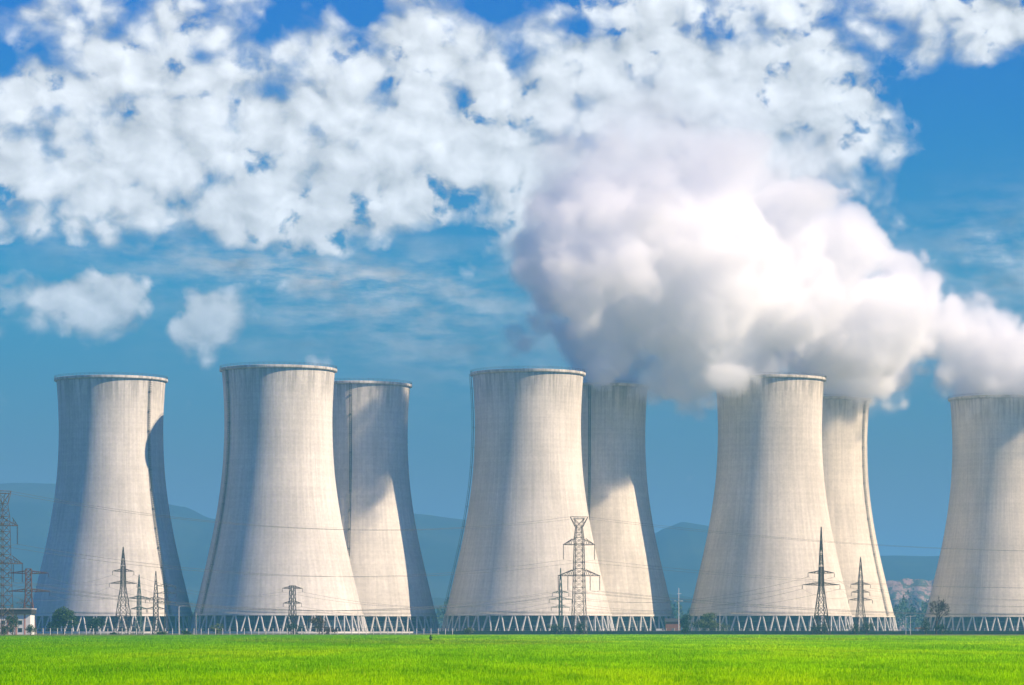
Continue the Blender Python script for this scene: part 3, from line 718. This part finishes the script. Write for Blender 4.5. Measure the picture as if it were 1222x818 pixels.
for px_, D_, hpx, lab in ((514, 520, 5, 'small dark weed standing alone in the field below the tower gap'),):
    root = empty('weed', (wx(px_,D_), D_, 0), lab, 'weed')
    mb = MB(); rn = random.Random(px_)
    for k in range(7): mb.bar((0,0,0),(rn.gauss(0,.15),rn.gauss(0,.15),.3+hpx*D_/F_PX*rn.uniform(.6,1)),.025,.01)
    mb.build('stem', M['leaf_dark'], root); crown('leaves', M['leaf_dark'], root, .3+hpx*D_/F_PX, .6, .1, 90, px_, .12, 3)

# ------------------------------------------------------------------ steam
def lerp_matrix(n, cells):
    t = np.linspace(0, cells, n, endpoint=False); i = np.floor(t).astype(int); f = t-i; Mx = np.zeros((n, int(math.ceil(cells))+4), np.float32)
    w0 = (1-f)**3/6; w1 = (3*f**3-6*f**2+4)/6; w2 = (-3*f**3+3*f**2+3*f+1)/6; w3 = f**3/6
    for k, ww in enumerate((w0,w1,w2,w3)): Mx[np.arange(n), i+k] += ww
    return Mx
def fbm(shape, vox, size0, octs, gain, seed, ridge_=False):
    r = np.random.default_rng(seed); out = np.zeros(shape, np.float32); amp = 1.0; tot = 0.0; s = size0
    for o_ in range(octs):
        ms = [lerp_matrix(n, n*vox/s) for n in shape]
        L = r.uniform(-1,1,(ms[0].shape[1], ms[1].shape[1], ms[2].shape[1])).astype(np.float32)
        q = np.tensordot(ms[0], L, (1,0)); q = np.tensordot(ms[1], q, (1,1)).transpose(1,0,2); q = np.tensordot(q, ms[2], (2,1))
        q *= 1.9
        if ridge_: q = 2.2*np.abs(q)-1.0
        out += amp*q; tot += amp; amp *= gain; s *= .5
    return out/tot
VOX = 1.6
X0, X1, Y0, Y1, Z0, Z1 = -60.0, 335.0, 1455.0, 1730.0, 100.0, 345.0
# (px, py, distance, radius px, weight)
BL = [
 # column of the tower behind the middle one
 (733,458,1606,42,1.2),(733,436,1600,42,1.2),(714,440,1600,32,1.15),(754,436,1597,32,1.15),(736,414,1592,46,1.15),(728,402,1576,44,1.05),(702,428,1592,36,1.0),(678,402,1584,42,.9),(646,372,1566,40,.78),(740,420,1590,36,1.1),(722,378,1555,56,1),(672,345,1548,58,.85),(702,322,1532,76,1),(742,296,1479,60,1.05),(702,300,1486,46,1),(768,250,1480,46,.95),(728,345,1484,38,1.05),(715,255,1486,44,.95),(700,345,1494,46,1),(662,290,1540,58,1),(655,252,1540,46,.9),(720,270,1538,76,1),(700,225,1542,70,.8),
 (740,390,1560,60,1),(775,340,1552,80,1),
 # plume of the streaked tower
 (905,446,1586,50,1.2),(880,450,1538,34,1.1),(866,460,1532,24,1.1),(888,459,1532,18,1.1),(838,462,1560,34,1.1),(800,452,1565,36,1.1),(870,425,1560,66,1.1),(846,398,1558,80,1),(812,432,1562,42,1),(830,455,1560,36,1),(860,350,1550,95,1),(920,382,1562,76,1.05),(800,290,1560,100,1),(850,250,1560,80,.8),(770,215,1560,80,.72),
 # plume of the ladder tower
 (985,462,1640,54,1.2),(985,430,1635,62,1.1),(1020,450,1630,52,1.1),(1055,445,1625,48,1),(1000,400,1615,85,1.05),(960,350,1590,85,1),(1040,385,1600,78,1.05),(930,300,1575,80,1),(1062,345,1622,46,1),(1100,350,1635,34,1),(1190,405,1650,40,1),(1000,330,1590,62,.95),
 # plume of the tower at the right edge
 (1194,462,1662,54,1.2),(1190,440,1640,48,1.1),(1152,442,1640,36,1.1),(1160,412,1648,58,1.1),(1110,400,1648,60,1.05),(1085,375,1640,56,1),(1215,440,1645,54,1.1),(1250,455,1645,56,1.1),(1300,470,1645,55,1.0),(1080,432,1650,42,1),(1120,435,1650,28,1),(1140,380,1650,38,1),(1345,490,1645,45,.9),
 # the old steam that has risen and spread
 (760,150,1555,110,.52),(850,150,1560,110,.46),(690,150,1560,90,.46),(940,200,1565,90,.42),(800,80,1560,100,.38),(920,100,1560,90,.37),(640,190,1565,60,.42),(1010,300,1590,70,.42),
]
nx, ny, nz = int((X1-X0)/VOX)+1, int((Y1-Y0)/VOX)+1, int((Z1-Z0)/VOX)+1
gx = (X0+VOX*np.arange(nx)).astype(np.float32); gy = (Y0+VOX*np.arange(ny)).astype(np.float32); gz_ = (Z0+VOX*np.arange(nz)).astype(np.float32)
sh_ = (nx, ny, nz)
wxn, wyn, wzn = (fbm(sh_, VOX, 46, 3, .5, 5+k)*13.0 + fbm(sh_, VOX, 13, 2, .5, 15+k)*3.5 for k in range(3))
rs = np.random.default_rng(3); balls = []
for (px, py, D_, rp, wt) in BL:
    c = np.array([wx(px, D_), D_, wz(py, D_)]); r0 = rp*D_/F_PX
    balls.append((c, r0*.86, wt))
    for k in range(9 if wt > .7 else 6):
        d = rs.normal(size=3); d /= np.linalg.norm(d); r1 = r0*rs.uniform(.26,.46); c1 = c+d*r0*.74
        balls.append((c1, r1, wt))
        for j in range(4 if r1 > 7 else 2):
            d2 = rs.normal(size=3)+d*1.2; d2 /= np.linalg.norm(d2); balls.append((c1+d2*r1*.8, r1*rs.uniform(.35,.55), wt))
S = np.full(sh_, -1.0, np.float32); Wt = np.full(sh_, .1, np.float32)
for c, r0, wt in balls:
    pad = 16+14
    sl = []
    for g, cc in ((gx,c[0]),(gy,c[1]),(gz_,c[2])):
        a = max(0, int(np.searchsorted(g, cc-r0-pad))); b_ = min(len(g), int(np.searchsorted(g, cc+r0+pad))); sl.append(slice(a, b_))
    if any(s.stop <= s.start for s in sl): continue
    sl = tuple(sl)
    dx_ = gx[sl[0]][:,None,None]+wxn[sl]-c[0]; dy_ = gy[sl[1]][None,:,None]+wyn[sl]-c[1]; dz_ = gz_[sl[2]][None,None,:]+wzn[sl]-c[2]
    d = (r0-np.sqrt(dx_*dx_+dy_*dy_+dz_*dz_))/12.0
    sub = S[sl]; better = d > sub
    S[sl] = np.where(better, d, sub); Wt[sl] = np.maximum(Wt[sl]*1.0, np.where(d > -.6, wt, 0))
det = fbm(sh_, VOX, 34, 5, .68, 31, True); fine_ = fbm(sh_, VOX, 11, 3, .65, 44)
big = fbm(sh_, VOX, 60, 3, .55, 77)
f = S + 1.40*det + .30*big + .34*fine_ + .44
thin = np.clip((Wt-.35)/.65, .0, 1.0)
f = f - (1-thin)*(.15+1.5*fbm(sh_, VOX, 44, 5, .62, 91))
edge = .42+1.0*(1-thin)
den = np.clip(f/edge, 0, 1); den = den*den*(3-2*den)
den += .05*np.clip((f+.85+.5*fine_)/.9, 0, 1)**2
den *= (.07+.93*thin**1.6)
hz0 = gz_[None,None,:] + 26*fbm(sh_, VOX, 50, 3, .55, 55)
k_ = np.clip((hz0-192)/125, 0, 1); den *= (1-k_)**2.6*.985+.012
den -= .35*k_*np.clip(.2-det, 0, 1)*den
# drop stray specks cut off from the main body
def box_mean(a, r):
    for ax in range(3):
        p = [(0,0)]*3; p[ax] = (r+1, r); c = np.cumsum(np.pad(a, p), axis=ax, dtype=np.float32)
        n = a.shape[ax]; hi = [slice(None)]*3; lo = [slice(None)]*3; hi[ax] = slice(2*r+1, 2*r+1+n); lo[ax] = slice(0, n)
        a = (c[tuple(hi)]-c[tuple(lo)])/(2*r+1)
    return a
fillf = box_mean((f > .05).astype(np.float32), 7)
den *= np.clip((fillf-.09)/.06, 0, 1)
# nothing inside the tower shells below the rim, and soft ends of the box
for key, px, D_, s, *_ in TOWERS:
    cx_, rr = wx(px, D_), 27.8*s
    q = ((gx[:,None]-cx_)**2+(gy[None,:]-D_)**2)
    ins = q < (rr*.97)**2
    den[:,:,gz_ < 116*s] *= np.where(ins, 0.0, 1.0)[:,:,None]
for ax, n in ((0,nx),(1,ny),(2,nz)):
    r_ = np.clip(np.minimum(np.arange(n), np.arange(n)[::-1])/10.0, 0, 1).astype(np.float32)
    r_ = r_.reshape([-1 if k == ax else 1 for k in range(3)]); den = den*r_
den = den.astype(np.float32)
ptm = bpy.data.meshes.new('steam'); ptm.vertices.add(den.size)
at = ptm.attributes.new('dens', 'FLOAT', 'POINT'); at.data.foreach_set('value', den.ravel())
steam = bpy.data.objects.new('steam', ptm); col.objects.link(steam); steam['kind'] = 'stuff'; steam['label'] = 'white steam billowing from the mouths of the four right hand cooling towers'
SM = bpy.data.materials.new('steam_vapour'); SM.use_nodes = True
t = NT(SM.node_tree); [SM.node_tree.nodes.remove(n) for n in list(SM.node_tree.nodes)]
pv = t.node('ShaderNodeVolumePrincipled'); pv.inputs['Color'].default_value = (.999,.9978,.9975,1); pv.inputs['Density'].default_value = .14; pv.inputs['Anisotropy'].default_value = .1
mo = t.node('ShaderNodeOutputMaterial'); t.l.new(pv.outputs[0], mo.inputs['Volume'])
gt = bpy.data.node_groups.new('steam_grid', 'GeometryNodeTree')
gt.interface.new_socket('Geometry', in_out='INPUT', socket_type='NodeSocketGeometry'); gt.interface.new_socket('Geometry', in_out='OUTPUT', socket_type='NodeSocketGeometry')
g = NT(gt); gi = g.node('NodeGroupInput'); go = g.node('NodeGroupOutput')
pos = g.node('GeometryNodeInputPosition'); xyz = g.sep(pos.outputs[0])
def idx(s, a, n):
    return g.math('MINIMUM', g.math('MAXIMUM', g.math('ROUND', g.math('DIVIDE', g.math('SUBTRACT', s, a), VOX)), 0.0), float(n-1))
ii, jj, kk = idx(xyz[0],X0,nx), idx(xyz[1],Y0,ny), idx(xyz[2],Z0,nz)
# float32 keeps integers exact below 16.7 million
flat = g.math('ADD', g.math('MULTIPLY', g.math('ADD', g.math('MULTIPLY', ii, float(ny)), jj), float(nz)), kk)
na = g.node('GeometryNodeInputNamedAttribute', data_type='FLOAT'); na.inputs['Name'].default_value = 'dens'
si = g.node('GeometryNodeSampleIndex', data_type='FLOAT', domain='POINT'); g.l.new(gi.outputs[0], si.inputs['Geometry'])
g.l.new(na.outputs[0], si.inputs['Value']); g.l.new(flat, si.inputs['Index'])
vc = g.node('GeometryNodeVolumeCube'); g.l.new(si.outputs[0], vc.inputs['Density']); vc.inputs['Background'].default_value = 0
vc.inputs['Min'].default_value = (X0,Y0,Z0); vc.inputs['Max'].default_value = (X0+VOX*(nx-1),Y0+VOX*(ny-1),Z0+VOX*(nz-1))
vc.inputs['Resolution X'].default_value = nx; vc.inputs['Resolution Y'].default_value = ny; vc.inputs['Resolution Z'].default_value = nz
sm = g.node('GeometryNodeSetMaterial'); sm.inputs['Material'].default_value = SM; g.l.new(vc.outputs[0], sm.inputs['Geometry']); g.l.new(sm.outputs[0], go.inputs[0])
ptm.materials.append(SM)
md = steam.modifiers.new('steam', 'NODES'); md.node_group = gt

# ------------------------------------------------------------------ haze
HM = bpy.data.materials.new('haze_air'); HM.use_nodes = True
t = NT(HM.node_tree); [HM.node_tree.nodes.remove(n) for n in list(HM.node_tree.nodes)]
pv = t.node('ShaderNodeVolumePrincipled'); pv.inputs['Color'].default_value = (.17,.50,.84,1); pv.inputs['Density'].default_value = .00019; pv.inputs['Anisotropy'].default_value = 0.0
mo = t.node('ShaderNodeOutputMaterial'); t.l.new(pv.outputs[0], mo.inputs['Volume'])
HM.cycles.homogeneous_volume = True
mb = MB(); mb.box(-9300, 9300, -330, 13800, -2, 352); hz_ = mb.build('haze', HM); hz_['kind'] = 'stuff'; hz_['label'] = 'thin blue haze filling the plain'
